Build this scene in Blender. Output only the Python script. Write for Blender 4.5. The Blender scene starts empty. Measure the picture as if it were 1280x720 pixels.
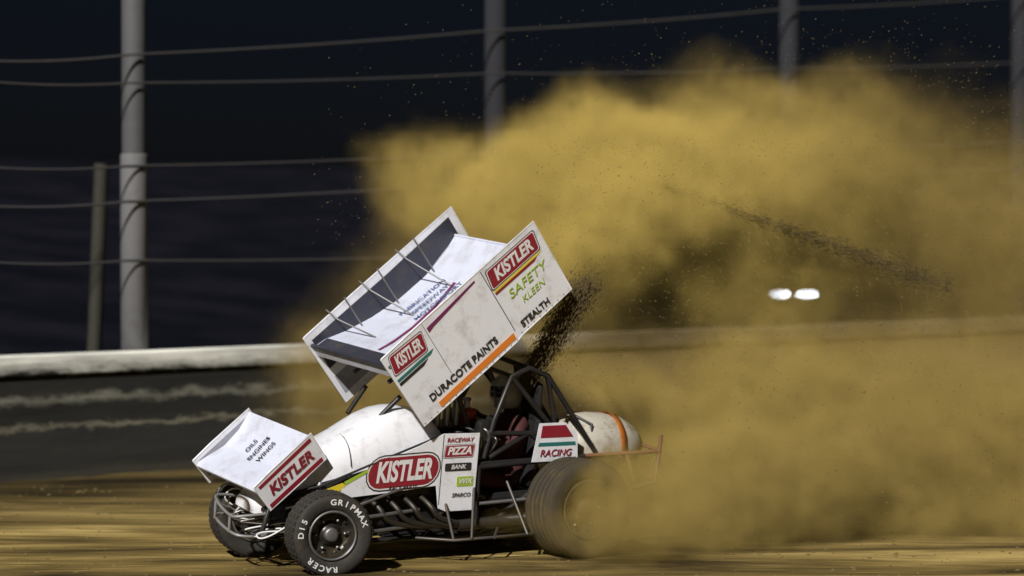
import bpy, math, random
from mathutils import Matrix, Vector, noise
random.seed(7)
scene=bpy.context.scene
COL=scene.collection
R=math.radians

# ---------------------------------------------------------------- materials
def nmat(name):
    m=bpy.data.materials.new(name); m.use_nodes=True
    nt=m.node_tree; nt.nodes.clear()
    out=nt.nodes.new('ShaderNodeOutputMaterial')
    return m,nt,out
def lk(nt,a,b): nt.links.new(a,b)
def mat(name,col,rough=.5,metal=0,dirt=0.0,dirtcol=(.16,.105,.035),scale=9,bump=0.0,coat=0):
    m,nt,out=nmat(name)
    b=nt.nodes.new('ShaderNodeBsdfPrincipled'); lk(nt,b.outputs[0],out.inputs[0])
    b.inputs['Roughness'].default_value=rough; b.inputs['Metallic'].default_value=metal
    if coat: b.inputs['Coat Weight'].default_value=coat
    c=(*col,1)
    tc=nt.nodes.new('ShaderNodeTexCoord')
    n=nt.nodes.new('ShaderNodeTexNoise'); n.inputs['Scale'].default_value=scale; n.inputs['Detail'].default_value=6; n.inputs['Roughness'].default_value=.7
    lk(nt,tc.outputs['Object'],n.inputs['Vector'])
    r=nt.nodes.new('ShaderNodeMapRange'); r.inputs[1].default_value=.5; r.inputs[2].default_value=.72; r.inputs[3].default_value=dirt*.12; r.inputs[4].default_value=dirt
    lk(nt,n.outputs[0],r.inputs[0])
    mx=nt.nodes.new('ShaderNodeMix'); mx.data_type='RGBA'
    mx.inputs['A'].default_value=c; mx.inputs['B'].default_value=(*dirtcol,1)
    lk(nt,r.outputs[0],mx.inputs['Factor']); lk(nt,mx.outputs['Result'],b.inputs['Base Color'])
    if bump:
        bp=nt.nodes.new('ShaderNodeBump'); bp.inputs['Strength'].default_value=bump; bp.inputs['Distance'].default_value=.02
        lk(nt,n.outputs[0],bp.inputs['Height']); lk(nt,bp.outputs[0],b.inputs['Normal'])
    return m
WHITE=mat('white_paint',(.82,.83,.88),.3,0,.4,scale=7,coat=.35)
WHITE2=mat('white_foil',(.66,.70,.84),.35,0,.35,scale=5)
NAVY=mat('dark_navy_panel',(.025,.03,.05),.45,0,.3)
MAROON=mat('maroon_vinyl',(.26,.012,.03),.4,0,.25)
ORANGE=mat('orange_vinyl',(.75,.22,.03),.4,0,.2)
YELL=mat('yellow_vinyl',(.75,.6,.04),.4,0,.2)
GREEN=mat('green_vinyl',(.35,.5,.05),.4,0,.2)
TEAL=mat('teal_vinyl',(.02,.16,.15),.4,0,.2)
BLUE=mat('blue_vinyl',(.10,.14,.30),.4,0,.2)
PURPLE=mat('purple_vinyl',(.17,.02,.10),.4,0,.2)
BLACKV=mat('black_vinyl',(.02,.02,.025),.45,0,.2)
WV=mat('white_vinyl',(.75,.75,.75),.4,0,.25)
FRAME=mat('black_powdercoat',(.02,.02,.022),.4,.2,.35,dirtcol=(.07,.045,.018))
ENG=mat('engine_black',(.03,.03,.032),.45,.5,.4,dirtcol=(.06,.04,.02))
STEEL=mat('polished_steel',(.35,.35,.36),.42,.9,.5)
ALU=mat('dull_aluminium',(.28,.28,.29),.5,.85,.5)
RUB=mat('tyre_rubber',(.022,.021,.02),.75,0,.45,dirtcol=(.09,.06,.022),scale=14,bump=.4)
RUBM=mat('muddy_rubber',(.03,.024,.015),.85,0,.9,dirtcol=(.09,.062,.022),scale=8,bump=.6)
RIMB=mat('black_wheel',(.02,.02,.02),.35,.3,.4)
SUIT=mat('race_suit',(.06,.012,.015),.8,0,.2)
HELM=mat('helmet_paint',(.3,.3,.32),.3,0,.3,coat=.5)
VISOR=mat('dark_visor',(.01,.01,.012),.1)
GLOVE=mat('glove_leather',(.02,.02,.02),.7)
DTUBE=mat('dirty_tube',(.10,.10,.10),.5,.6,.8)

# ---------------------------------------------------------------- helpers
def addob(name,data,parent=None,mw=None):
    o=bpy.data.objects.new(name,data); COL.objects.link(o)
    if parent: o.parent=parent
    if mw is not None: o.matrix_local=mw
    return o
def empty(name,parent=None,m=None):
    o=bpy.data.objects.new(name,None); COL.objects.link(o); o.empty_display_size=.2
    if parent: o.parent=parent
    if m is not None: o.matrix_local=m
    return o
def mesh(name,vs,fs,m,parent=None,smooth=False,bevel=0,sub=0):
    me=bpy.data.meshes.new(name); me.from_pydata([tuple(v) for v in vs],[],fs); me.update()
    if m: me.materials.append(m)
    if smooth:
        for p in me.polygons: p.use_smooth=True
    o=addob(name,me,parent)
    if bevel:
        b=o.modifiers.new('b','BEVEL'); b.width=bevel; b.segments=2
    if sub:
        s=o.modifiers.new('s','SUBSURF'); s.levels=sub; s.render_levels=sub
    return o
def tube(name,pts,r,m,parent,smooth=False):
    cu=bpy.data.curves.new(name,'CURVE'); cu.dimensions='3D'; cu.bevel_depth=r; cu.bevel_resolution=3; cu.use_fill_caps=True
    lists=pts if isinstance(pts[0][0],(list,tuple,Vector)) else [pts]
    for l in lists:
        if smooth:
            s=cu.splines.new('NURBS'); s.points.add(len(l)-1); s.order_u=3; s.use_endpoint_u=True
        else:
            s=cu.splines.new('POLY'); s.points.add(len(l)-1)
        for i,p in enumerate(l): s.points[i].co=(p[0],p[1],p[2],1)
    cu.materials.append(m)
    return addob(name,cu,parent)
def lathe(name,prof,m,parent,axis='y',seg=64,loc=(0,0,0)):
    vs=[];fs=[];n=len(prof)
    for i in range(seg):
        t=2*math.pi*i/seg
        for r,h in prof:
            vs.append((loc[0]+r*math.cos(t),loc[1]+h,loc[2]+r*math.sin(t)) if axis=='y' else (loc[0]+r*math.cos(t),loc[1]+r*math.sin(t),loc[2]+h) if axis=='z' else (loc[0]+h,loc[1]+r*math.cos(t),loc[2]+r*math.sin(t)))
    for i in range(seg):
        j=(i+1)%seg
        for k in range(n-1): fs.append((i*n+k,i*n+k+1,j*n+k+1,j*n+k))
    o=mesh(name,vs,fs,m,parent,True)
    return o
def box(name,c,s,m,parent,bevel=.01,rot=None):
    v=[Vector((x*s[0]/2,y*s[1]/2,z*s[2]/2)) for x in(-1,1) for y in(-1,1) for z in(-1,1)]
    if rot: v=[rot@p for p in v]
    v=[p+Vector(c) for p in v]
    f=[(0,1,3,2),(4,6,7,5),(0,4,5,1),(2,3,7,6),(0,2,6,4),(1,5,7,3)]
    return mesh(name,v,f,m,parent,False,bevel)
class Fr:
    """flat working frame: o origin, u,v in-plane, n outward"""
    def __init__(s,o,u,v):
        s.o=Vector(o); s.u=Vector(u).normalized(); s.v=Vector(v).normalized(); s.n=s.u.cross(s.v).normalized()
    def p(s,a,b,c=0): return s.o+s.u*a+s.v*b+s.n*c
    def M(s,a,b,c=0,ang=0,shear=0):
        uu=s.u*math.cos(ang)+s.v*math.sin(ang); vv=-s.u*math.sin(ang)+s.v*math.cos(ang)
        q=s.p(a,b,c)
        return Matrix(((uu.x,vv.x,s.n.x,q.x),(uu.y,vv.y,s.n.y,q.y),(uu.z,vv.z,s.n.z,q.z),(0,0,0,1)))
def slab(name,fr,poly,t0,t1,m,parent,bevel=0):
    n=len(poly)
    vs=[fr.p(a,b,t0) for a,b in poly]+[fr.p(a,b,t1) for a,b in poly]
    fs=[tuple(range(n-1,-1,-1)),tuple(range(n,2*n))]+[(i,(i+1)%n,n+(i+1)%n,n+i) for i in range(n)]
    return mesh(name,vs,fs,m,parent,False,bevel)
def rrect(cx,cy,w,h,r,ang=0,sk=0):
    pts=[]
    for (sx,sy,a0) in((1,1,0),(-1,1,90),(-1,-1,180),(1,-1,270)):
        for k in range(5):
            a=R(a0+k*22.5)
            pts.append((sx*(w/2-r)+r*math.cos(a), sy*(h/2-r)+r*math.sin(a)))
    out=[]
    for x,y in pts:
        x+=sk*y
        out.append((cx+x*math.cos(ang)-y*math.sin(ang),cy+x*math.sin(ang)+y*math.cos(ang)))
    return out
def text(name,fr,s,a,b,size,m,parent,c=.006,ang=0,shear=.2,bold=.012,sx=1.0):
    cu=bpy.data.curves.new(name,'FONT'); cu.body=s; cu.size=size; cu.align_x='CENTER'; cu.align_y='CENTER'
    cu.extrude=.0006; cu.offset=bold*size; cu.shear=shear; cu.materials.append(m)
    o=addob(name,cu,parent,fr.M(a,b,c,ang)@Matrix.Diagonal((sx,1,1,1)))
    return o
def logo(fr,a,b,w,h,parent,ang=0,shape='r',txt='KISTLER',base=MAROON):
    r=h*.48 if shape=='o' else h*.12
    slab('logo_border',fr,rrect(a,b,w,h,r,ang,.15),.0015,.0028,BLACKV,parent)
    slab('logo_rim',fr,rrect(a,b,w*.97,h*.92,r*.92,ang,.15),.0028,.0036,WV,parent)
    slab('logo_field',fr,rrect(a,b,w*.94,h*.84,r*.84,ang,.15),.0036,.0044,base,parent)
    text('logo_text',fr,txt,a,b,h*.78,WV,parent,.0052,ang,.25,.035,sx=w*.88/(len(txt)*h*.78*.6))

# ---------------------------------------------------------------- sprint car
P0=Vector((-1.75,20.58,0))
CARM=Matrix.Translation(P0)@Matrix.Rotation(R(210),4,'Z')
car=empty('sprint_car',None,CARM)
chas=empty('chassis',car,Matrix.Translation((0,0,.45))@Matrix.Rotation(R(-8),4,'X')@Matrix.Translation((0,0,-.45)))

# wheels
def wheel(name,c,Rr,W,steer,parent,muddy=False,letters=None,camber=0):
    w=empty(name,parent,Matrix.Translation(c)@Matrix.Rotation(R(steer),4,'Z')@Matrix.Rotation(R(camber),4,'X'))
    h=W/2; ri=Rr*.6
    pr=[(ri,-h*.8),(ri+.012,-h*.86),(Rr*.7,-h*.98),(Rr*.86,-h),(Rr*.94,-h*.97),(Rr*.985,-h*.86)]
    nb=5
    for i in range(nb):
        y0=-h*.82+i*(h*1.64/nb); y1=y0+h*1.64/nb
        pr+= [(Rr,y0+.004),(Rr,y1-.008),(Rr-.009,y1-.006),(Rr-.009,y1-.001)]
    pr+=[(Rr*.985,h*.86),(Rr*.94,h*.97),(Rr*.86,h),(Rr*.7,h*.98),(ri+.012,h*.86),(ri,h*.8),(ri-.005,h*.6),(ri-.005,-h*.6),(ri,-h*.8)]
    lathe('tyre',pr,RUBM if muddy else RUB,w,seg=72)
    if not muddy:
        vs=[];fs=[]
        for i in range(40):
            t=2*math.pi*i/40; dt=.045
            for yy in (-h*.62,0,h*.62):
                b=len(vs)
                for (tt,y,rr) in((t-dt,yy-h*.2,Rr-.004),(t+dt,yy-h*.2,Rr-.004),(t+dt+.03,yy+h*.2,Rr-.004),(t-dt+.03,yy+h*.2,Rr-.004),(t-dt,yy-h*.2,Rr+.003),(t+dt,yy-h*.2,Rr+.003),(t+dt+.03,yy+h*.2,Rr+.003),(t-dt+.03,yy+h*.2,Rr+.003)):
                    vs.append((rr*math.cos(tt),y,rr*math.sin(tt)))
                fs+=[(b+4,b+5,b+6,b+7),(b,b+1,b+5,b+4),(b+1,b+2,b+6,b+5),(b+2,b+3,b+7,b+6),(b+3,b,b+4,b+7)]
        mesh('tread_lugs',vs,fs,RUB,w)
    rm=RUBM if muddy else RIMB
    lathe('rim',[(ri-.004,h*.84),(ri-.004,h*.88),(ri-.014,h*.86),(ri-.03,h*.5),(ri*.8,h*.25),(ri*.45,h*.12),(ri*.42,h*.3),(ri*.18,h*.42),(.0,h*.44)],rm,w)
    lathe('rim_lip',[(ri-.002,h*.86),(ri+.004,h*.9),(ri-.008,h*.93),(ri-.016,h*.88)],ALU if not muddy else RUBM,w)
    lathe('rim_back',[(ri-.004,-h*.84),(ri-.03,-h*.5),(ri*.4,-h*.2),(0,-h*.2)],rm,w)
    lathe('hub_cap',[(.055,h*.3),(.055,h*.62),(.04,h*.68),(0,h*.68)],ALU if not muddy else RUBM,w,seg=24)
    for i in range(6):
        t=2*math.pi*i/6
        lathe('wheel_bolt',[(.013,h*.2),(.013,h*.42),(0,h*.43)],STEEL,w,seg=8,loc=(ri*.62*math.cos(t),0,ri*.62*math.sin(t)))
    for i in range(10):
        t=2*math.pi*i/10
        lathe('rim_hole',[(.02,h*.3),(.016,h*.36),(0,h*.34)],FRAME,w,seg=10,loc=(ri*.8*math.cos(t),0,ri*.8*math.sin(t)))
    if letters:
        for word,cen in letters:
            n=len(word)
            for i,ch in enumerate(word):
                th=R(cen)+(i-(n-1)/2)*.21
                u=Vector((-1,0,0)); v=Vector((0,0,1))
                d=u*math.sin(th)+v*math.cos(th); rt=u*math.cos(th)-v*math.sin(th)
                fr=Fr(d*Rr*.805+Vector((0,h*1.0,0)),rt,d)
                text('tyre_letter',fr,ch,0,0,.062,WV,w,.002,0,0,.02,sx=1.1)
    return w
LF=wheel('front_wheel',(0,.7,.32),.32,.25,-8,car,letters=[('GRIPMAX',35),('RACER',200),('D15',285)],camber=-4)
RF=wheel('front_wheel_far',(0,-.72,.325),.325,.27,-8,car,camber=-4)
LR=wheel('rear_wheel',(-2.22,.72,.40),.40,.40,0,car,muddy=True)
RRW=wheel('rear_wheel_far',(-2.22,-.82,.45),.45,.5,0,car,muddy=True)

# axles & suspension
tube('front_axle',[(0,.6,.33),(0.02,.3,.30),(0.02,-.3,.32),(0,-.62,.35)],.03,FRAME,car)
tube('rear_axle',[(-2.22,.6,.42),(-2.22,-.7,.46)],.04,FRAME,car)
tube('radius_rods',[[(0,.52,.37),(-.95,.38,.42)],[(0,.5,.25),(-.95,.38,.3)],[(0,-.5,.40),(-.95,-.38,.45)],[(-2.22,.5,.48),(-1.5,.38,.44)],[(-2.22,.5,.34),(-1.5,.38,.3)]],.015,ALU,car)
tube('steering_links',[[(.07,.55,.38),(-.9,.36,.62)],[(.12,.55,.36),(.12,-.55,.40)]],.012,ALU,car)
for y in(.36,-.36):
    tube('shock_absorber',[(0.02,y*1.15,.34),(-.12,y*.85,.66)],.03,ALU,car)
    coil=[(0.02-.14*t+.045*math.cos(t*50),y*(1.15-.3*t)+.045*math.sin(t*50),.34+.32*t) for t in [i/90 for i in range(91)]]
    tube('coil_spring',coil,.007,FRAME,car)
lathe('brake_disc',[(.13,.5),(.13,.52),(.05,.52),(.05,.5)],STEEL,car,loc=(0,0,.33))

# frame rails
rails=[]
for y in(.33,-.33):
    rails.append([(.34,y*.7,.30),(-.2,y,.24),(-1.5,y,.22),(-2.45,y,.35)])
    rails.append([(.34,y*.7,.30),(.3,y*.8,.52),(-.2,y*.95,.62),(-1.5,y,.78),(-2.5,y*.9,.82)])
    rails.append([(-.2,y,.24),(-.6,y,.68),(-1.0,y,.22),(-1.5,y,.78)])
    rails.append([(-1.5,y,.22),(-1.5,y,.78)]); rails.append([(-1.5,y,.22),(-2.4,y,.82)]); rails.append([(-2.4,y,.82),(-2.45,y,.35)])
for x,z in((.34,.30),(-.2,.24),(-1.0,.22),(-1.5,.22),(-2.45,.35)): rails.append([(x,.33 if x<.3 else .23,z),(x,-.33 if x<.3 else -.23,z)])
tube('frame_rails',rails,.021,FRAME,chas)
tube('nerf_bar',[[(-.95,.36,.24),(-1.15,.62,.27),(-1.85,.66,.29),(-2.0,.36,.32)],[(-1.3,.64,.28),(-1.45,.36,.62)],[(-1.8,.66,.29),(-1.75,.36,.66)],[(-1.15,.62,.27),(-1.2,.36,.5)],[(-1.5,.65,.28),(-1.7,.36,.3)]],.012,DTUBE,chas)
tube('front_bumper',[[(.30,.25,.30),(.50,.24,.30),(.56,.12,.32),(.56,-.16,.36),(.50,-.28,.38),(.30,-.26,.34)],[(.30,.25,.48),(.52,.22,.46),(.56,.12,.44),(.56,-.16,.5),(.52,-.26,.54),(.30,-.26,.5)],[(.56,.12,.32),(.56,.12,.44)],[(.56,-.16,.36),(.56,-.16,.5)]],.012,mat('bumper_tube',(.3,.3,.3),.5,.4,.8),chas,True)
for i in range(14):
    y=-.34+.055*i
    tube('brake_hose',[(.12,y,.42+.03*math.sin(i*3)),(.34+.08*random.random(),y+.14*random.uniform(-1,1),.66-.03*i),(.40+.1*random.random(),y-.12,.34+.06*math.sin(i)),(.05,y+.05,.36)],.007,(STEEL,WV,FRAME)[i%3],chas,True)
box('front_torsion_housing',(.22,0,.48),(.16,.5,.12),ENG,chas,.02)
box('steering_box',(.1,.15,.42),(.14,.12,.12),ENG,chas,.02)
box('radiator',(-.02,0,.62),(.1,.5,.4),ENG,chas,.01,Matrix.Rotation(R(20),3,'Y'))
# hood loft
secs=[(.40,.14,.47,.56),(.34,.20,.45,.63),(.15,.25,.50,.80),(-.1,.29,.58,.94),(-.35,.32,.62,1.04),(-.6,.33,.64,1.17),(-.8,.33,.66,1.22),(-1.02,.325,.7,1.205),(-1.16,.31,.74,1.14),(-1.2,.29,.78,1.08)]
vs=[];fs=[];K=15
for x,hw,zb,zt in secs:
    for k in range(K):
        t=math.pi*k/(K-1); c=math.cos(t); s_=math.sin(t)
        y=hw*math.copysign(abs(c)**.62,c); z=zb+(zt-zb)*(s_**.72 if s_>0 else 0)
        if x<-.45 and x>-1.15 and abs(c)<.45: z+=.035
        vs.append((x,y,z))
for i in range(len(secs)-1):
    for k in range(K-1): fs.append((i*K+k,i*K+k+1,(i+1)*K+k+1,(i+1)*K+k))
fs.append(tuple(range(K)))
fs.append(tuple((len(secs)-1)*K+k for k in range(K-1,-1,-1)))
mesh('hood',vs,fs,WHITE,chas,True,sub=1)
def hoodstrip(name,t0,t1,i0,i1,m,off=.006):
    vs=[];fs=[]
    for i in range(i0,i1+1):
        x,hw,zb,zt=secs[i]
        for t in (t0,(t0+t1)/2,t1):
            c=math.cos(t);s_=math.sin(t)
            vs.append((x,(hw+off)*abs(c)**.62,zb+(zt-zb+off)*s_**.72))
    n=i1-i0+1
    for i in range(n-1):
        for k in range(2): fs.append((i*3+k,i*3+k+1,(i+1)*3+k+1,(i+1)*3+k))
    mesh(name,vs,fs,m,chas,True)
hoodstrip('hood_edge_tape',.10,.24,1,8,BLACKV)
tube('hood_seam',[(.3,.235,.60),(-.1,.34,.70),(-.5,.36,.85),(-1.1,.35,1.05)],.009,BLACKV,chas)
for i in (3,4,5,6,7):
    x,hw,zb,zt=secs[i]
    lathe('hood_fastener',[(.012,0),(.009,.004),(0,.004)],STEEL,chas,axis='y',seg=10,loc=(x,hw*.985+.003,zb+(zt-zb)*.30))
tube('hood_joint',[(-.36,.33*abs(math.cos(t))**.62*(1 if math.cos(t)>0 else -1),.62+.425*math.sin(t)**.72+.004) for t in [math.pi*(.12+.76*k/16) for k in range(17)]],.003,BLACKV,chas)

# side panel
S=Fr((0,.362,0),(-1,0,0),(0,0,1))
slab('side_panel',S,[(.22,.60),(.30,.595),(.70,.62),(1.10,.655),(1.13,.47),(1.20,.44),(1.455,.44),(1.47,1.07),(1.14,1.075),(.75,.91),(.30,.70)],-.004,0,WHITE,chas,.002)
slab('side_yellow_tape',S,[(-.12,.56),(.22,.63),(.30,.70),(.27,.72),(-.02,.63)],.001,.003,YELL,chas)
slab('side_green_tape',S,[(.3,.70),(.5,.80),(.5,.825),(.28,.725)],.001,.003,GREEN,chas)
logo(S,.80,.785,.66,.29,chas,R(2),'o')
text('side_small_text',S,'RACE PARTS',.80,.655,.045,BLACKV,chas)
logo(S,1.29,.93,.27,.11,chas,0,'r','PIZZA')
slab('sticker_black',S,rrect(1.29,.80,.24,.065,.01),.001,.003,BLACKV,chas); text('sticker_text',S,'BANK',1.29,.80,.05,WV,chas)
slab('sticker_green',S,rrect(1.36,.68,.15,.08,.01),.001,.003,GREEN,chas); text('sticker_text2',S,'WIX',1.36,.68,.06,WV,chas)
text('sticker_text3',S,'SPARCO',1.33,.57,.045,BLACKV,chas); text('sticker_text4',S,'RACEWAY',1.29,1.02,.05,MAROON,chas)
slab('panel_seam',S,[(1.13,.50),(1.136,.50),(1.146,1.07),(1.14,1.07)],.0005,.002,BLACKV,chas)
slab('side_panel_far',Fr((0,-.362,0),(-1,0,0),(0,0,1)),[(.22,.60),(1.10,.655),(1.455,.44),(1.47,1.07),(1.14,1.075),(.30,.70)],0,.004,WHITE,chas,.002)

# engine
box('engine_block',(-.85,0,.5),(.8,.42,.4),ENG,chas,.03)
box('oil_pan',(-.85,0,.27),(.7,.3,.12),ENG,chas,.03)
box('cylinder_head',(-1.0,.24,.62),(.5,.1,.14),ENG,chas,.02)
HDR=mat('header_steel',(.07,.065,.06),.5,.8,.5)
for i in range(4):
    x=-.55-.15*i
    tube('exhaust_header',[(x,.28,.56),(x-.03,.42,.52),(x-.1,.43,.40),(x-.35,.41,.34),(-1.35,.40,.33)],.022,HDR,chas,True)
tube('exhaust_pipe',[(-1.3,.40,.33),(-1.95,.42,.36)],.045,HDR,chas)
for i in range(8):
    x=-1.22-.055*(i//2)*1.6; y=.09 if i%2 else -.09
    lathe('injector_stack',[(.026,0),(.026,.2),(.036,.24),(.034,.24),(.022,.2)],STEEL,chas,axis='z',seg=16,loc=(x,y,1.06))
box('intake_manifold',(-1.35,0,1.0),(.4,.36,.16),ENG,chas,.03)
box('magneto',(-1.5,.1,1.12),(.1,.12,.2),MAROON,chas,.02)
box('dash_cowl',(-1.55,0,.98),(.12,.6,.34),FRAME,chas,.03)
for i in range(12):
    tube('engine_hose',[(-1.2-.04*i,.2,1.0+.02*(i%5)),(-1.3-.03*i,.34,1.12-.03*(i%4)),(-1.45-.02*i,.3,.95),(-1.5,.2,.7)],.011,(ENG,ENG,STEEL)[i%3],chas,True)

# roll cage
cg=[]
for y in(.31,-.31):
    cg.append([(-1.55,y,.85),(-1.62,y,1.15),(-1.78,y*.85,1.50),(-1.95,y*.8,1.56),(-2.12,y*.85,1.50),(-2.25,y,.85)])
    cg.append([(-2.12,y*.85,1.50),(-2.62,y*.9,.85)])
    cg.append([(-1.5,y,.8),(-2.5,y,.82)]); cg.append([(-1.58,y,1.05),(-2.35,y,1.02)])
    cg.append([(-2.25,y,.85),(-1.95,y,1.04),(-1.6,y,.85)])
    cg.append([(-1.78,y*.85,1.50),(-2.2,y*.95,1.05)])
for x,z in((-1.62,1.15),(-1.78,1.50),(-1.95,1.56),(-2.12,1.50),(-2.25,.9)): cg.append([(x,.29 if z<1.2 else .255,z),(x,-.29 if z<1.2 else -.255,z)])
cg.append([(-1.95,.25,1.56),(-1.95,-.25,1.56)]); cg.append([(-2.12,.25,1.5),(-2.6,-.25,.85)])
tube('roll_cage',cg,.022,FRAME,chas)
box('cage_headrest',(-2.12,0,1.25),(.06,.36,.34),FRAME,chas,.03)
box('seat_back',(-2.1,0,.85),(.1,.44,.6),FRAME,chas,.05,Matrix.Rotation(R(-10),3,'Y'))
box('seat_base',(-1.9,0,.48),(.45,.42,.1),FRAME,chas,.04)
box('floor_pan',(-1.5,0,.24),(1.6,.6,.02),ENG,chas,.005)
tube('steering_wheel',[(-1.66+.05*math.cos(t),.15*math.sin(t),1.03+.15*math.cos(t)) for t in [2*math.pi*i/24 for i in range(25)]],.013,FRAME,chas)
tube('steering_shaft',[(-1.66,0,1.03),(-1.4,0,.95)],.014,STEEL,chas)
G=Fr((0,.34,0),(-1,0,0),(0,0,1))
slab('cockpit_side_panel',G,[(1.98,.80),(2.42,.80),(2.40,1.02),(2.28,1.12),(2.03,1.12)],-.004,0,WHITE,chas,.002)
slab('cockpit_panel_maroon',G,[(2.05,1.0),(2.36,1.0),(2.28,1.10),(2.06,1.10)],.001,.003,MAROON,chas)
slab('cockpit_panel_teal',G,[(2.03,.93),(2.39,.93),(2.38,.96),(2.04,.96)],.001,.003,TEAL,chas)
text('cockpit_panel_text',G,'RACING',2.2,.87,.08,MAROON,chas)
prof=[(0,.52),(.09,.5),(.17,.42),(.235,.3),(.27,.14),(.28,0),(.27,-.12),(.22,-.24),(.12,-.3),(0,-.3)]
TANKM=mat('dusty_white_tank',(.5,.47,.4),.5,0,.9,scale=4)
tank=lathe('tail_tank',[(r,-h-2.70) for r,h in prof],TANKM,chas,axis='x',seg=40,loc=(0,0,.84))
lathe('tank_band',[(.277,-2.88),(.258,-2.95),(.25,-2.95),(.25,-2.88)],ORANGE,chas,axis='x',seg=40,loc=(0,0,.842))
tube('tank_straps',[[(-2.5,.2,.35),(-2.6,.26,.7),(-2.62,.2,1.06),(-2.5,0,1.13)]],.012,FRAME,chas)
tube('rear_bumper',[[(-2.45,.3,.5),(-3.0,.36,.55),(-3.2,.34,.58),(-3.22,.34,.98)],[(-2.45,-.3,.5),(-3.0,-.36,.55),(-3.2,-.34,.58),(-3.22,-.34,.98)],[(-3.2,.34,.60),(-3.2,-.34,.60)],[(-3.22,.34,.84),(-3.22,-.34,.84)],[(-2.5,.28,.82),(-3.22,.34,.84)],[(-3.0,.35,.56),(-2.9,.31,.84)]],.017,mat('rusty_tube',(.22,.10,.055),.5,.1,.7),chas)

# generic wing
def wing(name,cor,pitch,roll,L,W,H,foil,parent):
    a=Vector((-math.cos(pitch),0,math.sin(pitch))); w=Vector((0,-math.cos(roll),math.sin(roll)))
    up=a.cross(w).normalized(); w=up.cross(a).normalized()
    g=empty(name,parent)
    N=Fr(Vector(cor),a,up)
    Fp=Fr(Vector(cor)+w*W,a,up)
    poly=[(0,0),(L*.30,.012),(L,.02),(L*1.0,-H*.97),(L*.66,-H*.98),(L*.62,-H),(0.01,-H)]
    for nm,fr in(('near_side_panel',N),('far_side_panel',Fp)):
        slab(nm,fr,poly,-.010,0,WHITE,g,.003)
    for nm,fr in(('edge_lip',N),('edge_lip_far',Fp)):
        tube(nm,[tuple(fr.p(x,y,-.005)) for x,y in poly]+[tuple(fr.p(0,0,-.005))],.008,WHITE,g)
    vs=[];fs=[]; n=len(foil)
    for s_ in(0.012,W-.004):
        for (x,d,t) in foil: vs.append(N.p(x,-d,0)+w*s_)
        for (x,d,t) in foil: vs.append(N.p(x,-d-t,0)+w*s_)
    m2=2*n
    for k in range(n-1):
        fs.append((k,k+1,m2+k+1,m2+k)); fs.append((n+k+1,n+k,m2+n+k,m2+n+k+1))
    fs.append((0,m2,m2+n,n)); fs.append((n-1,2*n-1,m2+2*n-1,m2+n-1))
    mesh('centre_foil',vs,fs,WHITE2,g)
    return g,N,Fp,w
foil=[(.02,.15,.05),(.06,.12,.10),(.15,.13,.14),(.35,.20,.12),(.6,.26,.10),(.9,.30,.08),(1.2,.30,.06),(1.45,.26,.03),(1.62,.2,.012)]
TW,N,FP,wv=wing('top_wing',(-.48,.65,1.63),R(37.5),R(9.5),1.73,1.2,.69,foil,car)
def foilpt(x,s,off=.004):
    for i in range(len(foil)-1):
        if foil[i][0]<=x<=foil[i+1][0]:
            f=(x-foil[i][0])/(foil[i+1][0]-foil[i][0]); d=foil[i][1]*(1-f)+foil[i+1][1]*f
            return N.p(x,-d+off,0)+wv*s
    return N.p(x,-foil[-1][1]+off,0)+wv*s
def foilpatch(name,x0,x1,s0,s1,m,off=.004,sk=0):
    xs=[x0+(x1-x0)*i/10 for i in range(11)]
    vs=[]
    for i,x in enumerate(xs): vs+= [foilpt(x,s0+sk*i/10,off),foilpt(x,s1+sk*i/10,off)]
    mesh(name,vs,[(2*i,2*i+2,2*i+3,2*i+1) for i in range(10)],m,TW)
foilpatch('foil_dark_leading_edge',.06,.17,.02,1.18,NAVY)
foilpatch('foil_dark_stripe',.2,1.2,.42,.46,PURPLE,.004,.3)
FO=foilpt(.95,.62,.006); FU=(foilpt(1.15,.62,.006)-foilpt(.75,.62,.006)).normalized()
FRf=Fr(FO,FU,wv)
for r_,s_ in enumerate(('MOTORSPORT','SPEEDWAY','FABRICATION')):
    text('foil_lettering',FRf,s_,0,.04+.12*r_,.08,BLUE,TW,.012,0,.1,.01,sx=1.0)
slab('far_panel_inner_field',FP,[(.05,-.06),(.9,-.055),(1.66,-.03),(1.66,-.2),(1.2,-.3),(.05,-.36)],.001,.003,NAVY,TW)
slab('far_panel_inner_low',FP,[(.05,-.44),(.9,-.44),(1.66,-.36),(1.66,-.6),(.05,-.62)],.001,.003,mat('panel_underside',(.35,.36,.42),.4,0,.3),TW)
for i,x in enumerate((.3,.68,1.1)):
    tube('wing_brace',[tuple(FP.p(x,.06,-.012)),tuple(FP.p(x+.02,-.05,.05)),tuple(foilpt(x+.06,.75,.0))],.007,ALU,TW)
    tube('wing_brace_post',[tuple(FP.p(x+.18,.05,.02)),tuple(foilpt(min(x+.16,1.6),1.12,0))],.007,ALU,TW)
tube('wing_front_tube',[tuple(N.p(.03,-.10,0)),tuple(N.p(.03,-.10,0)+wv*1.2)],.018,NAVY,TW)
tube('wing_rear_tube',[tuple(N.p(1.63,-.2,0)),tuple(N.p(1.63,-.2,0)+wv*1.2)],.012,WHITE2,TW)
logo(N,.215,-.115,.36,.18,TW,R(-3),'r')
slab('stripe_teal',N,[(.02,-.225),(.42,-.225),(.38,-.25),(.02,-.25)],.001,.003,TEAL,TW)
slab('stripe_navy',N,[(.02,-.26),(.34,-.26),(.28,-.285),(.02,-.285)],.001,.003,BLACKV,TW)
slab('stripe_maroon_top',N,[(.46,-.055),(1.02,-.02),(1.02,-.035),(.52,-.085),(.46,-.10)],.001,.003,PURPLE,TW)
logo(N,1.40,-.115,.56,.18,TW,R(0),'r')
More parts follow.
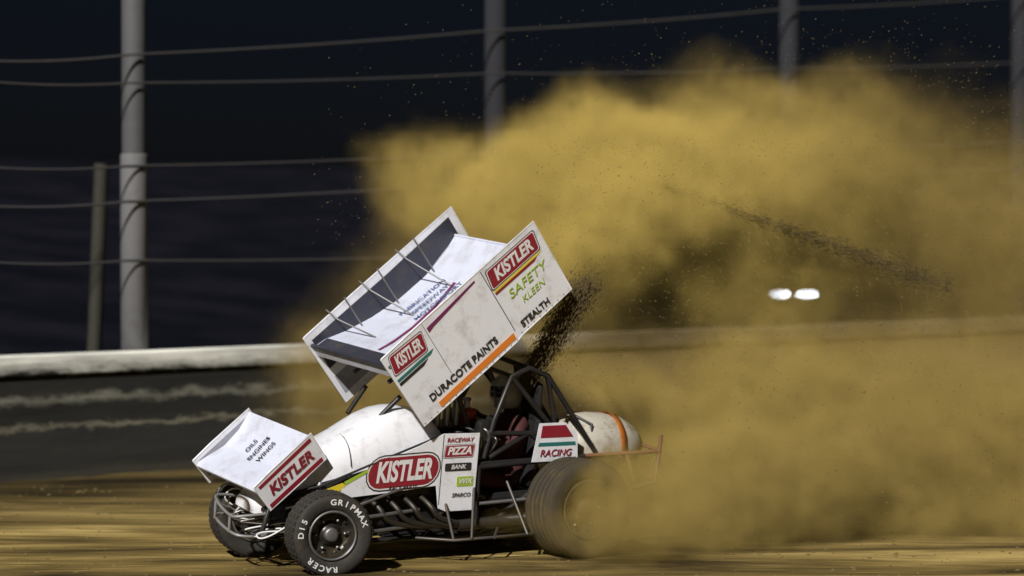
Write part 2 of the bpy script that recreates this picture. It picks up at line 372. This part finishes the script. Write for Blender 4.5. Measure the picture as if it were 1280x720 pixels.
slab('stripe_yellow',N,[(1.12,-.212),(1.66,-.212),(1.62,-.228),(1.12,-.228)],.001,.003,YELL,TW)
slab('stripe_black',N,[(1.12,-.233),(1.60,-.233),(1.56,-.25),(1.12,-.25)],.001,.003,MAROON,TW)
text('green_text',N,'SAFETY',1.42,-.33,.11,GREEN,TW,sx=1.15,bold=0); text('green_text2',N,'KLEEN',1.42,-.44,.08,GREEN,TW,sx=1.1,bold=0)
text('bottom_text',N,'DURACOTE PAINTS',.55,-.545,.085,BLACKV,TW,shear=0,bold=.03,sx=1.0)
text('rear_bottom_text',N,'STEALTH',1.34,-.60,.08,BLACKV,TW,shear=0,bold=.03)
slab('stripe_orange',N,[(.22,-.615),(1.08,-.605),(1.08,-.66),(.22,-.668)],.001,.003,ORANGE,TW)
slab('panel_seam',N,[(1.10,.0),(1.106,.0),(1.106,-.60),(1.10,-.60)],.0005,.004,FRAME,TW)
slab('panel_seam2',N,[(.44,0),(.445,0),(.445,-.5),(.44,-.5)],.0005,.002,ALU,TW)
for i in range(24):
    lathe('panel_rivet',[(.006,0),(.004,.003),(0,.003)],ALU,TW,axis='y',seg=8,loc=tuple(N.p(.03+.07*i,-.675 if i<16 else -.655,.001)))
tube('wing_post',[[(-.62,.22,1.10),tuple(N.p(.1,-.52,0)+wv*.32)],[(-.62,-.22,1.16),tuple(N.p(.1,-.52,0)+wv*.85)],[(-1.7,.25,1.42),tuple(N.p(.95,-.45,0)+wv*.35)],[(-1.75,-.25,1.5),tuple(N.p(.95,-.45,0)+wv*.9)],[(-1.5,.3,.9),tuple(N.p(.6,-.5,0)+wv*.3)]],.02,FRAME,car)
for s_ in(.33,.86):
    tube('wing_ribs_tube',[tuple(N.p(.08,-.36,0)+wv*s_),tuple(N.p(1.2,-.42,0)+wv*s_)],.018,FRAME,TW)
# front wing
foil2=[(.0,.05,.02),(.03,.035,.04),(.12,.05,.05),(.28,.08,.04),(.45,.06,.02),(.61,.0,.01)]
FW,FN,FF,wv2=wing('front_wing',(.506,.45,.67),R(37.8),R(14),.62,.93,.25,foil2,car)
text('front_wing_text',FN,'KISTLER',.31,-.12,.12,MAROON,FW,shear=.2,bold=.03,sx=1.05)
slab('front_wing_band',FN,[(.03,-.02),(.59,0),(.59,-.03),(.03,-.045)],.001,.003,MAROON,FW)
slab('front_wing_low_band',FN,[(.03,-.205),(.59,-.20),(.59,-.235),(.03,-.24)],.001,.003,MAROON,FW)
def f2(x,s,off=.004):
    for i in range(len(foil2)-1):
        if foil2[i][0]<=x<=foil2[i+1][0]:
            f=(x-foil2[i][0])/(foil2[i+1][0]-foil2[i][0]); d=foil2[i][1]*(1-f)+foil2[i+1][1]*f
            return FN.p(x,-d+off,0)+wv2*s
    return FN.p(x,0,0)+wv2*s
FR2=Fr(f2(.36,.5,.004),(f2(.44,.5)-f2(.29,.5)).normalized(),wv2)
for r_,s_ in enumerate(('WINGS','ENGINES','OILS')):
    text('front_foil_lettering',FR2,s_,0,-.12+.11*r_,.07,BLACKV,FW,.010,0,.1,.01,sx=.9)
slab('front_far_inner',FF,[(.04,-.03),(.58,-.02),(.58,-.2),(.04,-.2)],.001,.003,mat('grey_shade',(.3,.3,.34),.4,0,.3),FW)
tube('front_wing_posts',[[(.3,.15,.5),tuple(FN.p(.3,-.12,0)+wv2*.3)],[(.3,-.2,.55),tuple(FN.p(.3,-.12,0)+wv2*.65)]],.014,STEEL,car)

# ---------------------------------------------------------------- driver
drv=empty('race_driver',None,CARM@chas.matrix_local)
def skin(name,pts,edges,rad,m,parent,root=0,sub=2):
    me=bpy.data.meshes.new(name); me.from_pydata(pts,edges,[]); me.update()
    o=addob(name,me,parent); me.materials.append(m)
    sk=o.modifiers.new('skin','SKIN')
    for i,r in enumerate(rad):
        me.skin_vertices[0].data[i].radius=(r,r)
        me.skin_vertices[0].data[i].use_root=(i==root)
    sk.use_smooth_shade=True
    s=o.modifiers.new('s','SUBSURF'); s.levels=sub; s.render_levels=sub
    return o
pts=[(-1.95,0,.58),(-2.0,0,.78),(-2.02,0,.98),(-2.02,0,1.12),(-2.0,0,1.2),
     (-2.0,.17,1.06),(-1.88,.26,.86),(-1.70,.17,.98),
     (-2.0,-.17,1.06),(-1.88,-.26,.86),(-1.70,-.17,1.02),
     (-1.92,.1,.56),(-1.55,.13,.66),(-1.2,.13,.42),
     (-1.92,-.1,.56),(-1.55,-.13,.66),(-1.2,-.13,.42)]
ed=[(0,1),(1,2),(2,3),(3,4),(2,5),(5,6),(6,7),(2,8),(8,9),(9,10),(0,11),(11,12),(12,13),(0,14),(14,15),(15,16)]
rad=[.15,.14,.15,.07,.06,.075,.055,.04,.075,.055,.04,.09,.07,.05,.09,.07,.05]
try: skin('body',pts,ed,rad,SUIT,drv)
except Exception as e: print('skin fail',e)
for sgn in(1,-1):
    hx,hy,hz=-1.69,.155*sgn,1.0+(.02 if sgn<0 else 0)
    box('palm',(hx,hy,hz),(.07,.035,.085),GLOVE,drv,.012)
    for k in range(4):
        z=hz-.033+.022*k; l=(.9,1,.95,.75)[k]
        tube('finger',[(hx+.02,hy+.01*sgn,z),(hx+.055*l,hy+.005*sgn,z),(hx+.065*l,hy-.02*sgn,z),(hx+.04*l,hy-.035*sgn,z)],.009,GLOVE,drv,True)
    tube('thumb',[(hx,hy-.012*sgn,hz+.03),(hx+.02,hy-.035*sgn,hz+.05),(hx+.045,hy-.03*sgn,hz+.045)],.010,GLOVE,drv,True)
hp=[(0,.15),(.06,.14),(.11,.10),(.135,.04),(.14,-.02),(.13,-.08),(.11,-.13),(.09,-.14)]
hl=lathe('helmet',hp,HELM,drv,axis='z',seg=32,loc=(-1.97,0,1.31))
vs=[];fs=[]
for i in range(13):
    t=R(-60+10*i)
    for z,r in((.045,.139),(0,.147),(-.045,.142)): vs.append((-1.97+r*math.cos(t),r*math.sin(t),1.31+z))
for i in range(12):
    for k in range(2): fs.append((i*3+k,i*3+k+1,(i+1)*3+k+1,(i+1)*3+k))
mesh('visor',vs,fs,VISOR,drv,True)

# ---------------------------------------------------------------- ground
WD=Vector((.718,.696,0)).normalized(); WN=Vector((WD.y,-WD.x,0))
W0=Vector((-5.4,27.6,0))
def dirtmat():
    m,nt,out=nmat('clay_dirt')
    b=nt.nodes.new('ShaderNodeBsdfPrincipled'); lk(nt,b.outputs[0],out.inputs[0]); b.inputs['Roughness'].default_value=.9
    b.inputs['Specular IOR Level'].default_value=.15
    tc=nt.nodes.new('ShaderNodeTexCoord')
    mp=nt.nodes.new('ShaderNodeMapping'); mp.inputs['Rotation'].default_value=(0,0,R(-14)); mp.inputs['Scale'].default_value=(.22,.9,1)
    lk(nt,tc.outputs['Object'],mp.inputs['Vector'])
    n1=nt.nodes.new('ShaderNodeTexNoise'); n1.inputs['Scale'].default_value=1.1; n1.inputs['Detail'].default_value=5; n1.inputs['Roughness'].default_value=.58; n1.inputs['Distortion'].default_value=.6
    lk(nt,mp.outputs[0],n1.inputs['Vector'])
    cr=nt.nodes.new('ShaderNodeValToRGB'); e=cr.color_ramp
    e.elements[0].position=.36; e.elements[0].color=(.055,.038,.013,1)
    e.elements[1].position=.64; e.elements[1].color=(.54,.395,.14,1)
    k=e.elements.new(.5); k.color=(.24,.17,.054,1)
    lk(nt,n1.outputs[0],cr.inputs[0])
    mp2=nt.nodes.new('ShaderNodeMapping'); mp2.inputs['Rotation'].default_value=(0,0,R(-8)); mp2.inputs['Scale'].default_value=(.15,2.0,1)
    lk(nt,tc.outputs['Object'],mp2.inputs['Vector'])
    n2=nt.nodes.new('ShaderNodeTexNoise'); n2.inputs['Scale'].default_value=6; n2.inputs['Detail'].default_value=7; n2.inputs['Roughness'].default_value=.62
    lk(nt,mp2.outputs[0],n2.inputs['Vector'])
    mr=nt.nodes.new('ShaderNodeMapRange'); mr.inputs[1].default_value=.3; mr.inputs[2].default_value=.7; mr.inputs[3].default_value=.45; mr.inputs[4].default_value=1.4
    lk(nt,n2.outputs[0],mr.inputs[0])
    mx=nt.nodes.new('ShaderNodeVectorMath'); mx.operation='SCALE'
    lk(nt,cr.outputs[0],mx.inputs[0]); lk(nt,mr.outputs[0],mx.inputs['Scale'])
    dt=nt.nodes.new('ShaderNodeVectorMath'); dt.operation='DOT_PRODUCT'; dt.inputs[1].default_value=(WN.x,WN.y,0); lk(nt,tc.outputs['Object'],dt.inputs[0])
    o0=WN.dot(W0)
    m3=nt.nodes.new('ShaderNodeMapRange'); m3.interpolation_type='SMOOTHSTEP'; m3.inputs[1].default_value=o0+.5; m3.inputs[2].default_value=o0+5.5; m3.inputs[3].default_value=.36; m3.inputs[4].default_value=1.0  # track dims toward the wall: weaker rig light painted into the colour
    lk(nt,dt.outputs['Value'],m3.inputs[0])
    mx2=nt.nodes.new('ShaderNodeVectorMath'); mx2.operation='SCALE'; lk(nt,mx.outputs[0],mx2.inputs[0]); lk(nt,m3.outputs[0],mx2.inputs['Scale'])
    lk(nt,mx2.outputs[0],b.inputs['Base Color'])
    bp=nt.nodes.new('ShaderNodeBump'); bp.inputs['Strength'].default_value=.7; bp.inputs['Distance'].default_value=.05
    lk(nt,n2.outputs[0],bp.inputs['Height']); lk(nt,bp.outputs[0],b.inputs['Normal'])
    return m
def gz(x,y):
    if y>34 or y<10 or abs(x)>16: return 0
    v=Vector((x*.35+y*.05,y*1.6,0))
    return (noise.fractal(v,1,2,4)*.026)
xs=[-400,-60,-20]+[-16+.2*i for i in range(161)]+[20,60,400]
ys=[-300,0,8]+[10+.09*i for i in range(260)]+[36,60,120,500]
vs=[(x,y,gz(x,y)) for y in ys for x in xs]; nx=len(xs)
fs=[(j*nx+i,j*nx+i+1,(j+1)*nx+i+1,(j+1)*nx+i) for j in range(len(ys)-1) for i in range(nx-1)]
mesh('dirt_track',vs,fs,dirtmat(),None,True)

def wallmat():
    m,nt,out=nmat('mud_streaked_concrete')
    b=nt.nodes.new('ShaderNodeBsdfPrincipled'); lk(nt,b.outputs[0],out.inputs[0]); b.inputs['Roughness'].default_value=.85
    tc=nt.nodes.new('ShaderNodeTexCoord'); sp=nt.nodes.new('ShaderNodeSeparateXYZ'); lk(nt,tc.outputs['Object'],sp.inputs[0])
    mp=nt.nodes.new('ShaderNodeMapping'); mp.inputs['Scale'].default_value=(.4,1,6); lk(nt,tc.outputs['Object'],mp.inputs['Vector'])
    n=nt.nodes.new('ShaderNodeTexNoise'); n.inputs['Scale'].default_value=1.6; n.inputs['Detail'].default_value=8; n.inputs['Roughness'].default_value=.65; lk(nt,mp.outputs[0],n.inputs['Vector'])
    mp2=nt.nodes.new('ShaderNodeMapping'); mp2.inputs['Scale'].default_value=(1.2,1,3); lk(nt,tc.outputs['Object'],mp2.inputs['Vector'])
    n2=nt.nodes.new('ShaderNodeTexNoise'); n2.inputs['Scale'].default_value=2.2; n2.inputs['Detail'].default_value=9; n2.inputs['Roughness'].default_value=.7; lk(nt,mp2.outputs[0],n2.inputs['Vector'])
    a=nt.nodes.new('ShaderNodeMath'); a.operation='MULTIPLY_ADD'; a.inputs[1].default_value=.34; lk(nt,n2.outputs[0],a.inputs[0]); lk(nt,sp.outputs['Z'],a.inputs[2])
    s=nt.nodes.new('ShaderNodeMath'); s.operation='SUBTRACT'; s.inputs[1].default_value=.17; lk(nt,a.outputs[0],s.inputs[0])
    d=nt.nodes.new('ShaderNodeMath'); d.operation='DIVIDE'; d.inputs[1].default_value=1.4; lk(nt,s.outputs[0],d.inputs[0])
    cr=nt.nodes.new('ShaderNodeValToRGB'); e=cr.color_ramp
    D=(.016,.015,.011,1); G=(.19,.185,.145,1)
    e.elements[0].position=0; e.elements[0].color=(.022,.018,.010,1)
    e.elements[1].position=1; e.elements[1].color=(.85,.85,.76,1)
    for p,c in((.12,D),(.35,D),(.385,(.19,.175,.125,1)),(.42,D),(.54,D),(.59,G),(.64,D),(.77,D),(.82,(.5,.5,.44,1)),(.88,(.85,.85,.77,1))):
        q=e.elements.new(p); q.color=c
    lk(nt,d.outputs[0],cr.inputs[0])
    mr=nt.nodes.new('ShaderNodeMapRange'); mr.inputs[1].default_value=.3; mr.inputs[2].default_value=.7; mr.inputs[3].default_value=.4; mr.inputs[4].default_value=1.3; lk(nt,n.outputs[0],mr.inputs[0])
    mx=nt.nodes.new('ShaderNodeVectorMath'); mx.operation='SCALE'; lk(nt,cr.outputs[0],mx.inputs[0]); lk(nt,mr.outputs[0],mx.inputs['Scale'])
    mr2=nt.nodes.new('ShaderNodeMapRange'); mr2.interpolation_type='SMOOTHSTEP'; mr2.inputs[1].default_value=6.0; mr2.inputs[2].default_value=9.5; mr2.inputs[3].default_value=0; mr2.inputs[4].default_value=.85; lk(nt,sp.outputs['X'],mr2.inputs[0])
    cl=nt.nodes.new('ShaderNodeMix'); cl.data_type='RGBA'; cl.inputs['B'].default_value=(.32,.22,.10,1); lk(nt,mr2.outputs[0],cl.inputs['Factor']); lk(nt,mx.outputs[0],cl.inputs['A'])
    lk(nt,cl.outputs['Result'],b.inputs['Base Color'])
    bp=nt.nodes.new('ShaderNodeBump'); bp.inputs['Strength'].default_value=.5; bp.inputs['Distance'].default_value=.03
    lk(nt,n2.outputs[0],bp.inputs['Height']); lk(nt,bp.outputs[0],b.inputs['Normal'])
    return m
prof=[(.34,-.3),(.33,.0),(.26,.08),(.10,.5),(.055,1.08),(.10,1.10),(.10,1.29),(.08,1.31),(-.10,1.31),(-.12,1.29),(-.12,-.3)]
vs=[];fs=[]; n=len(prof); ts=[-14+1.0*i for i in range(75)]
wallM=Matrix.Translation(W0)@Matrix.Rotation(math.atan2(WD.y,WD.x),4,'Z')
for t in ts:
    for (o_,z) in prof: vs.append((t,-o_+.015*noise.noise(Vector((t*.4,z,0))),z+(0.02*noise.noise(Vector((t*.5,z,3))) if z>1 else 0)))
for i in range(len(ts)-1):
    for k in range(n-1): fs.append((i*n+k,(i+1)*n+k,(i+1)*n+k+1,i*n+k+1))
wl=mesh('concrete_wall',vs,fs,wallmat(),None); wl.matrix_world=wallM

# poles
PS=mat('weathered_sleeve',(.14,.14,.145),.75,0,.5,dirtcol=(.06,.055,.045),scale=4,bump=.3)
PU=mat('weathered_shaft',(.075,.075,.08),.75,0,.4,dirtcol=(.03,.03,.03),scale=4,bump=.3)
PD=mat('night_falloff_post',(.015,.016,.021),.9,0,.4,dirtcol=(.010,.010,.012),scale=4,bump=.3)  # farther posts: night light falloff put into the base colour
PB=mat('post_bracket',(.06,.06,.06),.8)
POLE2=mat('timber_post',(.028,.027,.018),.8,0,.5,dirtcol=(.015,.014,.01),scale=5)
def tofence(px):
    return 1/(.0362+(px)/1280*(.0247-.0362))
def fence_xy(px):
    d=tofence(px); return ((px-640)/3280*d,d)
X0=fence_xy(170)[0]; step=(fence_xy(987)[0]-X0)/2
for i in range(-1,6):
    X=X0+step*i+ (.12 if i==0 else .10 if i==1 else .2); Y=27.6+(X+5.4)*.696/.718
    c=Vector((X,Y,0))-WN*.26
    p=empty('fence_post' ,None,Matrix.Translation(c))
    m1,m2=(PS,PU) if i<=0 else (PD,PD)
    lathe('sleeve',[(0,.0),(.150,.0),(.150,3.45),(.14,3.48),(.13,3.48)],m1,p,axis='z',seg=28)
    lathe('shaft',[(.132,3.4),(.13,7.6),(.0,7.62)],m2,p,axis='z',seg=28)
    for z in(2.3,2.95,3.34): lathe('bracket',[(.152,z-.015),(.16,z-.012),(.16,z+.012),(.152,z+.015)],PB if i<=0 else PD,p,axis='z',seg=20)
p=empty('leaning_post',None,Matrix.Translation((-4.78,30.2,0))); tube('timber',[(-.10,0,0),(-.02,0,1.5),(.06,0,3.4)],.085,POLE2,p)
# cables
CAB=mat('steel_cable',(.055,.055,.06),.7,0,.2)
cabs=[[4.41,4.56,5.11,5.71,6.25],[4.19,4.25,4.58,4.89,5.22],[3.29,3.34,3.60,3.80,4.0],[2.88,2.95,3.23,3.44,3.6],[2.29,2.30,2.33,2.4,2.5]]
for ci,zz in enumerate(cabs):
    anchors=[(fence_xy(px),z) for px,z in zip((0,168,617,985,1280),zz)]
    P=[Vector((a[0][0],a[0][1],a[1]))-WN*.075 for a in anchors]
    P=[P[0]+(P[0]-P[1])*3]+P+[P[-1]+(P[-1]-P[-2])*2]
    pts=[]
    for a,b in zip(P[:-1],P[1:]):
        for k in range(8):
            f=k/8; q=a.lerp(b,f); q.z-=.028*(4*f*(1-f)); pts.append(tuple(q))
    pts.append(tuple(P[-1]))
    e=empty('fence_cable'); tube('wire',pts,.014 if ci in(0,3) else .012,CAB,e)

def darkmat(name,c1,c2,sc):
    m,nt,out=nmat(name); b=nt.nodes.new('ShaderNodeBsdfPrincipled'); lk(nt,b.outputs[0],out.inputs[0]); b.inputs['Roughness'].default_value=1; b.inputs['Specular IOR Level'].default_value=0
    tc=nt.nodes.new('ShaderNodeTexCoord'); n=nt.nodes.new('ShaderNodeTexNoise'); n.inputs['Scale'].default_value=sc; n.inputs['Detail'].default_value=6; lk(nt,tc.outputs['Object'],n.inputs['Vector'])
    cr=nt.nodes.new('ShaderNodeValToRGB'); cr.color_ramp.elements[0].position=.4; cr.color_ramp.elements[1].position=.7
    cr.color_ramp.elements[0].color=(*c1,1); cr.color_ramp.elements[1].color=(*c2,1); lk(nt,n.outputs[0],cr.inputs[0]); lk(nt,cr.outputs[0],b.inputs['Base Color'])
    return m
GR=darkmat('night_grass',(.006,.007,.011),(.014,.014,.020),.45)  # unlit ground beyond the wall, its night darkness put into the colour
vs=[];fs=[]
for i in range(60):
    t=-60+6*i
    for (o_,z) in((.2,.02),(4,.03),(14,.25),(30,2.2),(60,5.0),(120,7),(300,8)):
        q=W0+WD*t-WN*o_; vs.append((q.x,q.y,z+(noise.noise(Vector((t*.04,o_*.05,0)))*1.2 if o_>20 else 0)))
for i in range(59):
    for k in range(6): fs.append((i*7+k,(i+1)*7+k,(i+1)*7+k+1,i*7+k+1))
mesh('grass_bank',vs,fs,GR,None,True)

# twin floodlight fixed to the third fence post
fl=empty('floodlight',None,Matrix.Translation((3.93,36.72,1.74)))
tube('crossarm',[(-.38,.06,-.05),(.38,.06,-.05)],.025,POLE2,fl)
m,nt,out=nmat('lamp_glow'); e=nt.nodes.new('ShaderNodeEmission'); e.inputs[0].default_value=(.82,.9,1,1); e.inputs[1].default_value=30; lk(nt,e.outputs[0],out.inputs[0])
for x in(-.19,.19):
    el=[(.155*math.cos(k*math.pi/12),.055*math.sin(k*math.pi/12)) for k in range(24)]
    slab('lamp_lens',Fr((x,-.10,0),(1,0,0),(0,0,1)),el,0,.01,m,fl)
    box('lamp_housing',(x,-.03,0),(.33,.12,.125),POLE2,fl,.02)

# ---------------------------------------------------------------- mud clods
CL=mat('clod_and_shadow_streak',(.05,.036,.014),.95)
CLR=mat('damp_mud_spray',(.085,.06,.022),.95)
CLL=mat('pale_clod',(.20,.15,.06),.95)
def clods(name,spec,m):
    vs=[];fs=[]
    for q,s_,dirv,st in spec:
        b=len(vs); d=Vector(dirv).normalized(); o1=d.orthogonal().normalized(); o2=d.cross(o1)
        for v in(d*st,-d*st,o1,-o1,o2,-o2):
            vs.append(tuple(Vector(q)+v*s_*random.uniform(.6,1.2)))
        fs+=[(b,b+2,b+4),(b,b+4,b+3),(b,b+3,b+5),(b,b+5,b+2),(b+1,b+4,b+2),(b+1,b+3,b+4),(b+1,b+5,b+3),(b+1,b+2,b+5)]
    return mesh(name,vs,fs,m,None)
sp=[]
for i in range(3000):
    x=random.gauss(2.2,2.3)
    if x<-1.7: continue
    z=2.7+abs(random.gauss(0,.8))+min(.25*x,.7)*.6
    if z>5: continue
    sp.append(((x,random.uniform(21.6,24),z),random.choice((.002,.003,.003,.004,.005)),(1,.5,.5),1.6))
for i in range(6500):
    x=random.uniform(.3,6); sp.append(((x,random.uniform(21.2,22.8),random.uniform(.05,3.4)),random.choice((.003,.003,.004,.005)),(1,.4,.3),1.8))
clods('mud_spray',sp,CLL)
sp=[]
for i in range(9000):
    f=random.random(); x=.12+.50*f+random.gauss(0,.03+.05*f); z=1.40+.80*f+random.gauss(0,.06); sp.append(((x,21.5+random.gauss(0,.08),z),random.uniform(.002,.0045),(.5,0,1),5.0))
clods('tyre_roost',sp,CLR)
sp=[]
for i in range(3600):
    f=random.random(); g=random.gauss(0,.015+.05*f); sp.append(((1.3+2.6*f,22.72+.5*f+random.gauss(0,.1),3.02-.90*f+g),random.uniform(.002,.005)*(1.1-.4*f),(1,0,-.35),7.0))  # dark streak across the dust: a post's shadow drawn as clods
for i in range(4200):
    sp.append(((random.uniform(.2,6),random.uniform(21,22.6),random.uniform(.1,3.4)),random.choice((.002,.003,.003,.005)),(1,.3,.5),1.8))
clods('mud_clods_shadow_streak',sp,CL)
sp=[]
for i in range(1000):
    x=random.uniform(-5,5); y=random.uniform(18.5,27); sp.append(((x,y,gz(x,y)+.004),random.choice((.005,.006,.009,.014)),(1,.2,.1),2.0))
clods('dirt_crumbs',sp,mat('crumb',(.16,.115,.04),.95))

# ---------------------------------------------------------------- dust (density grid built with geometry nodes)
def dust():
    m,nt,out=nmat('airborne_dust')
    pv=nt.nodes.new('ShaderNodeVolumePrincipled')
    pv.inputs['Density'].default_value=1.0; pv.inputs['Anisotropy'].default_value=-.42
    # pale at the core; shade low down and farther along painted into dust colour
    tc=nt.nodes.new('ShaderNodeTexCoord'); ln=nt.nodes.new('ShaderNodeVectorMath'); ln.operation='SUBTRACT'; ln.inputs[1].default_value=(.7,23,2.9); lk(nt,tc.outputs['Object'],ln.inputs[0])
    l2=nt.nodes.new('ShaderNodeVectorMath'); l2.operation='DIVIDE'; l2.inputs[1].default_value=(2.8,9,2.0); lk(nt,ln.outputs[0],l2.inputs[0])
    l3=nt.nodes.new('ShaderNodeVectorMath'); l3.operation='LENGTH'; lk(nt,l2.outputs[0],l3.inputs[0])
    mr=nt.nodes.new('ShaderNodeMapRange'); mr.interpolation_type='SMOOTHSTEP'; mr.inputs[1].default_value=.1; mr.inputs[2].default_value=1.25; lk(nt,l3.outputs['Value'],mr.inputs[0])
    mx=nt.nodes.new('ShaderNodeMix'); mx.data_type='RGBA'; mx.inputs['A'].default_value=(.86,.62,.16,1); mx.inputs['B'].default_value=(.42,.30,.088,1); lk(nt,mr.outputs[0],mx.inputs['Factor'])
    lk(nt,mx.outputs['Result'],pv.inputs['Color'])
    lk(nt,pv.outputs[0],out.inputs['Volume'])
    ng=bpy.data.node_groups.new('dust_field','GeometryNodeTree')
    ng.interface.new_socket('Geometry',in_out='INPUT',socket_type='NodeSocketGeometry')
    ng.interface.new_socket('Geometry',in_out='OUTPUT',socket_type='NodeSocketGeometry')
    N_=ng.nodes; L=ng.links.new
    def math_(op,a,b=None):
        n=N_.new('ShaderNodeMath'); n.operation=op
        for i,v in enumerate((a,b)):
            if v is None: continue
            if isinstance(v,(int,float)): n.inputs[i].default_value=v
            else: L(v,n.inputs[i])
        return n.outputs[0]
    def vm(op,a,b=None,scale=None):
        n=N_.new('ShaderNodeVectorMath'); n.operation=op; L(a,n.inputs[0])
        if b is not None:
            if isinstance(b,tuple): n.inputs[1].default_value=b
            else: L(b,n.inputs[1])
        if scale is not None: n.inputs['Scale'].default_value=scale
        return n
    def noise_(vec,scale,detail,rough):
        n=N_.new('ShaderNodeTexNoise'); n.inputs['Scale'].default_value=scale; n.inputs['Detail'].default_value=detail; n.inputs['Roughness'].default_value=rough
        L(vec,n.inputs['Vector']); return n
    pos=N_.new('GeometryNodeInputPosition').outputs[0]
    nw=noise_(pos,.9,4,.55); s=vm('SUBTRACT',nw.outputs['Color'],(.5,.5,.5)); s=vm('SCALE',s.outputs[0],scale=1.5); ad=vm('ADD',pos,s.outputs[0]).outputs[0]
    blobs=[((.75,23.0,2.75),(1.6,1.1,1.05),1.35),
           ((1.9,23.6,3.10),(2.0,1.3,1.15),.95),
           ((-.55,23.4,3.0),(1.15,.9,.6),.65),
           ((3.4,24.2,2.7),(3.4,1.6,1.6),.50),
           ((2.0,23.9,2.0),(1.8,1.2,1.0),.42),
           ((3.2,23.4,.55),(3.9,1.6,1.25),1.35),
           ((6.2,24.6,2.0),(3.4,1.8,1.7),.38),
           ((-.2,23.5,1.8),(1.8,1.0,1.5),.6),
           ((-1.5,23.3,1.0),(1.1,.9,.8),.5),
           ((2.0,21.9,.45),(1.4,.9,.75),1.1),
           ((1.0,20.75,.36),(1.05,.55,.6),1.0),
           ((.0,20.3,.15),(.8,.4,.3),.3)]
    tot=None
    for c,r,w in blobs:
        l=vm('LENGTH',vm('DIVIDE',vm('SUBTRACT',ad,c).outputs[0],r).outputs[0])
        mr=N_.new('ShaderNodeMapRange'); mr.interpolation_type='SMOOTHSTEP'
        L(l.outputs['Value'],mr.inputs[0]); mr.inputs[1].default_value=.2; mr.inputs[2].default_value=1.2; mr.inputs[3].default_value=w; mr.inputs[4].default_value=0
        tot=mr.outputs[0] if tot is None else math_('ADD',tot,mr.outputs[0])
    st=vm('MULTIPLY',ad,(.8,1.0,1.1)).outputs[0]
    n=noise_(st,1.7,8,.68)
    t=math_('ADD',math_('SUBTRACT',math_('MULTIPLY',tot,1.7),math_('MULTIPLY',n.outputs[0],1.9)),.70)
    t=math_('MINIMUM',math_('MAXIMUM',t,0.0),1.3)
    t=math_('MULTIPLY',math_('MULTIPLY',t,math_('MINIMUM',tot,1.2)),2.2)
    g=noise_(pos,4.5,4,.8)
    gg=math_('MAXIMUM',math_('ADD',math_('MULTIPLY',math_('SUBTRACT',g.outputs[0],.5),6.0),1.0),.1)
    t=math_('MULTIPLY',t,gg)
    t=math_('MULTIPLY',t,math_('GREATER_THAN',t,.02))
    vc=N_.new('GeometryNodeVolumeCube'); L(t,vc.inputs['Density'])
    vc.inputs['Min'].default_value=(-3.2,19.8,.02); vc.inputs['Max'].default_value=(8.0,25.8,5.0)
    vc.inputs['Resolution X'].default_value=160; vc.inputs['Resolution Y'].default_value=80; vc.inputs['Resolution Z'].default_value=72
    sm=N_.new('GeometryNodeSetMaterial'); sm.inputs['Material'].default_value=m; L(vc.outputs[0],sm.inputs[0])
    go=N_.new('NodeGroupOutput'); L(sm.outputs[0],go.inputs[0])
    try: m.cycles.volume_step_rate=6.0
    except Exception as e: print(e)
    vd=bpy.data.volumes.new('dust_cloud'); vd.materials.append(m)
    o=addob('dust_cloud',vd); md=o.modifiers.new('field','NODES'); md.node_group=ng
dust()

# ---------------------------------------------------------------- light, sky, camera
sd=Vector((-.30,-.82,.62)).normalized()
sun=bpy.data.lights.new('sun','SUN'); sun.energy=4.8; sun.angle=R(1.5); sun.color=(1,.965,.92)
so=bpy.data.objects.new('sun',sun); COL.objects.link(so); so.rotation_euler=(-sd).to_track_quat('-Z','Y').to_euler()
w=bpy.data.worlds.new('World'); scene.world=w; w.use_nodes=True; nt=w.node_tree
bg=nt.nodes['Background']; sk=nt.nodes.new('ShaderNodeTexSky'); sk.sky_type='NISHITA'; sk.sun_disc=False
sk.sun_elevation=math.asin(sd.z); sk.sun_rotation=math.atan2(sd.x,sd.y)
mx=nt.nodes.new('ShaderNodeMix'); mx.data_type='RGBA'; mx.blend_type='MULTIPLY'; mx.inputs['Factor'].default_value=1; mx.inputs['B'].default_value=(.58,.64,1,1)
lk(nt,sk.outputs[0],mx.inputs['A']); lk(nt,mx.outputs['Result'],bg.inputs[0]); bg.inputs[1].default_value=.0014
cam=bpy.data.cameras.new('camera'); co=bpy.data.objects.new('camera',cam); COL.objects.link(co)
co.location=(0,0,2.63); co.rotation_euler=(R(90-1.257),0,0)
cam.lens=92.25; cam.sensor_width=36; cam.clip_end=2000; cam.clip_start=.1
cam.dof.use_dof=True; cam.dof.focus_distance=20.4; cam.dof.aperture_fstop=.85
scene.camera=co
scene.view_settings.view_transform='Standard'; scene.view_settings.look='None'; scene.view_settings.exposure=0
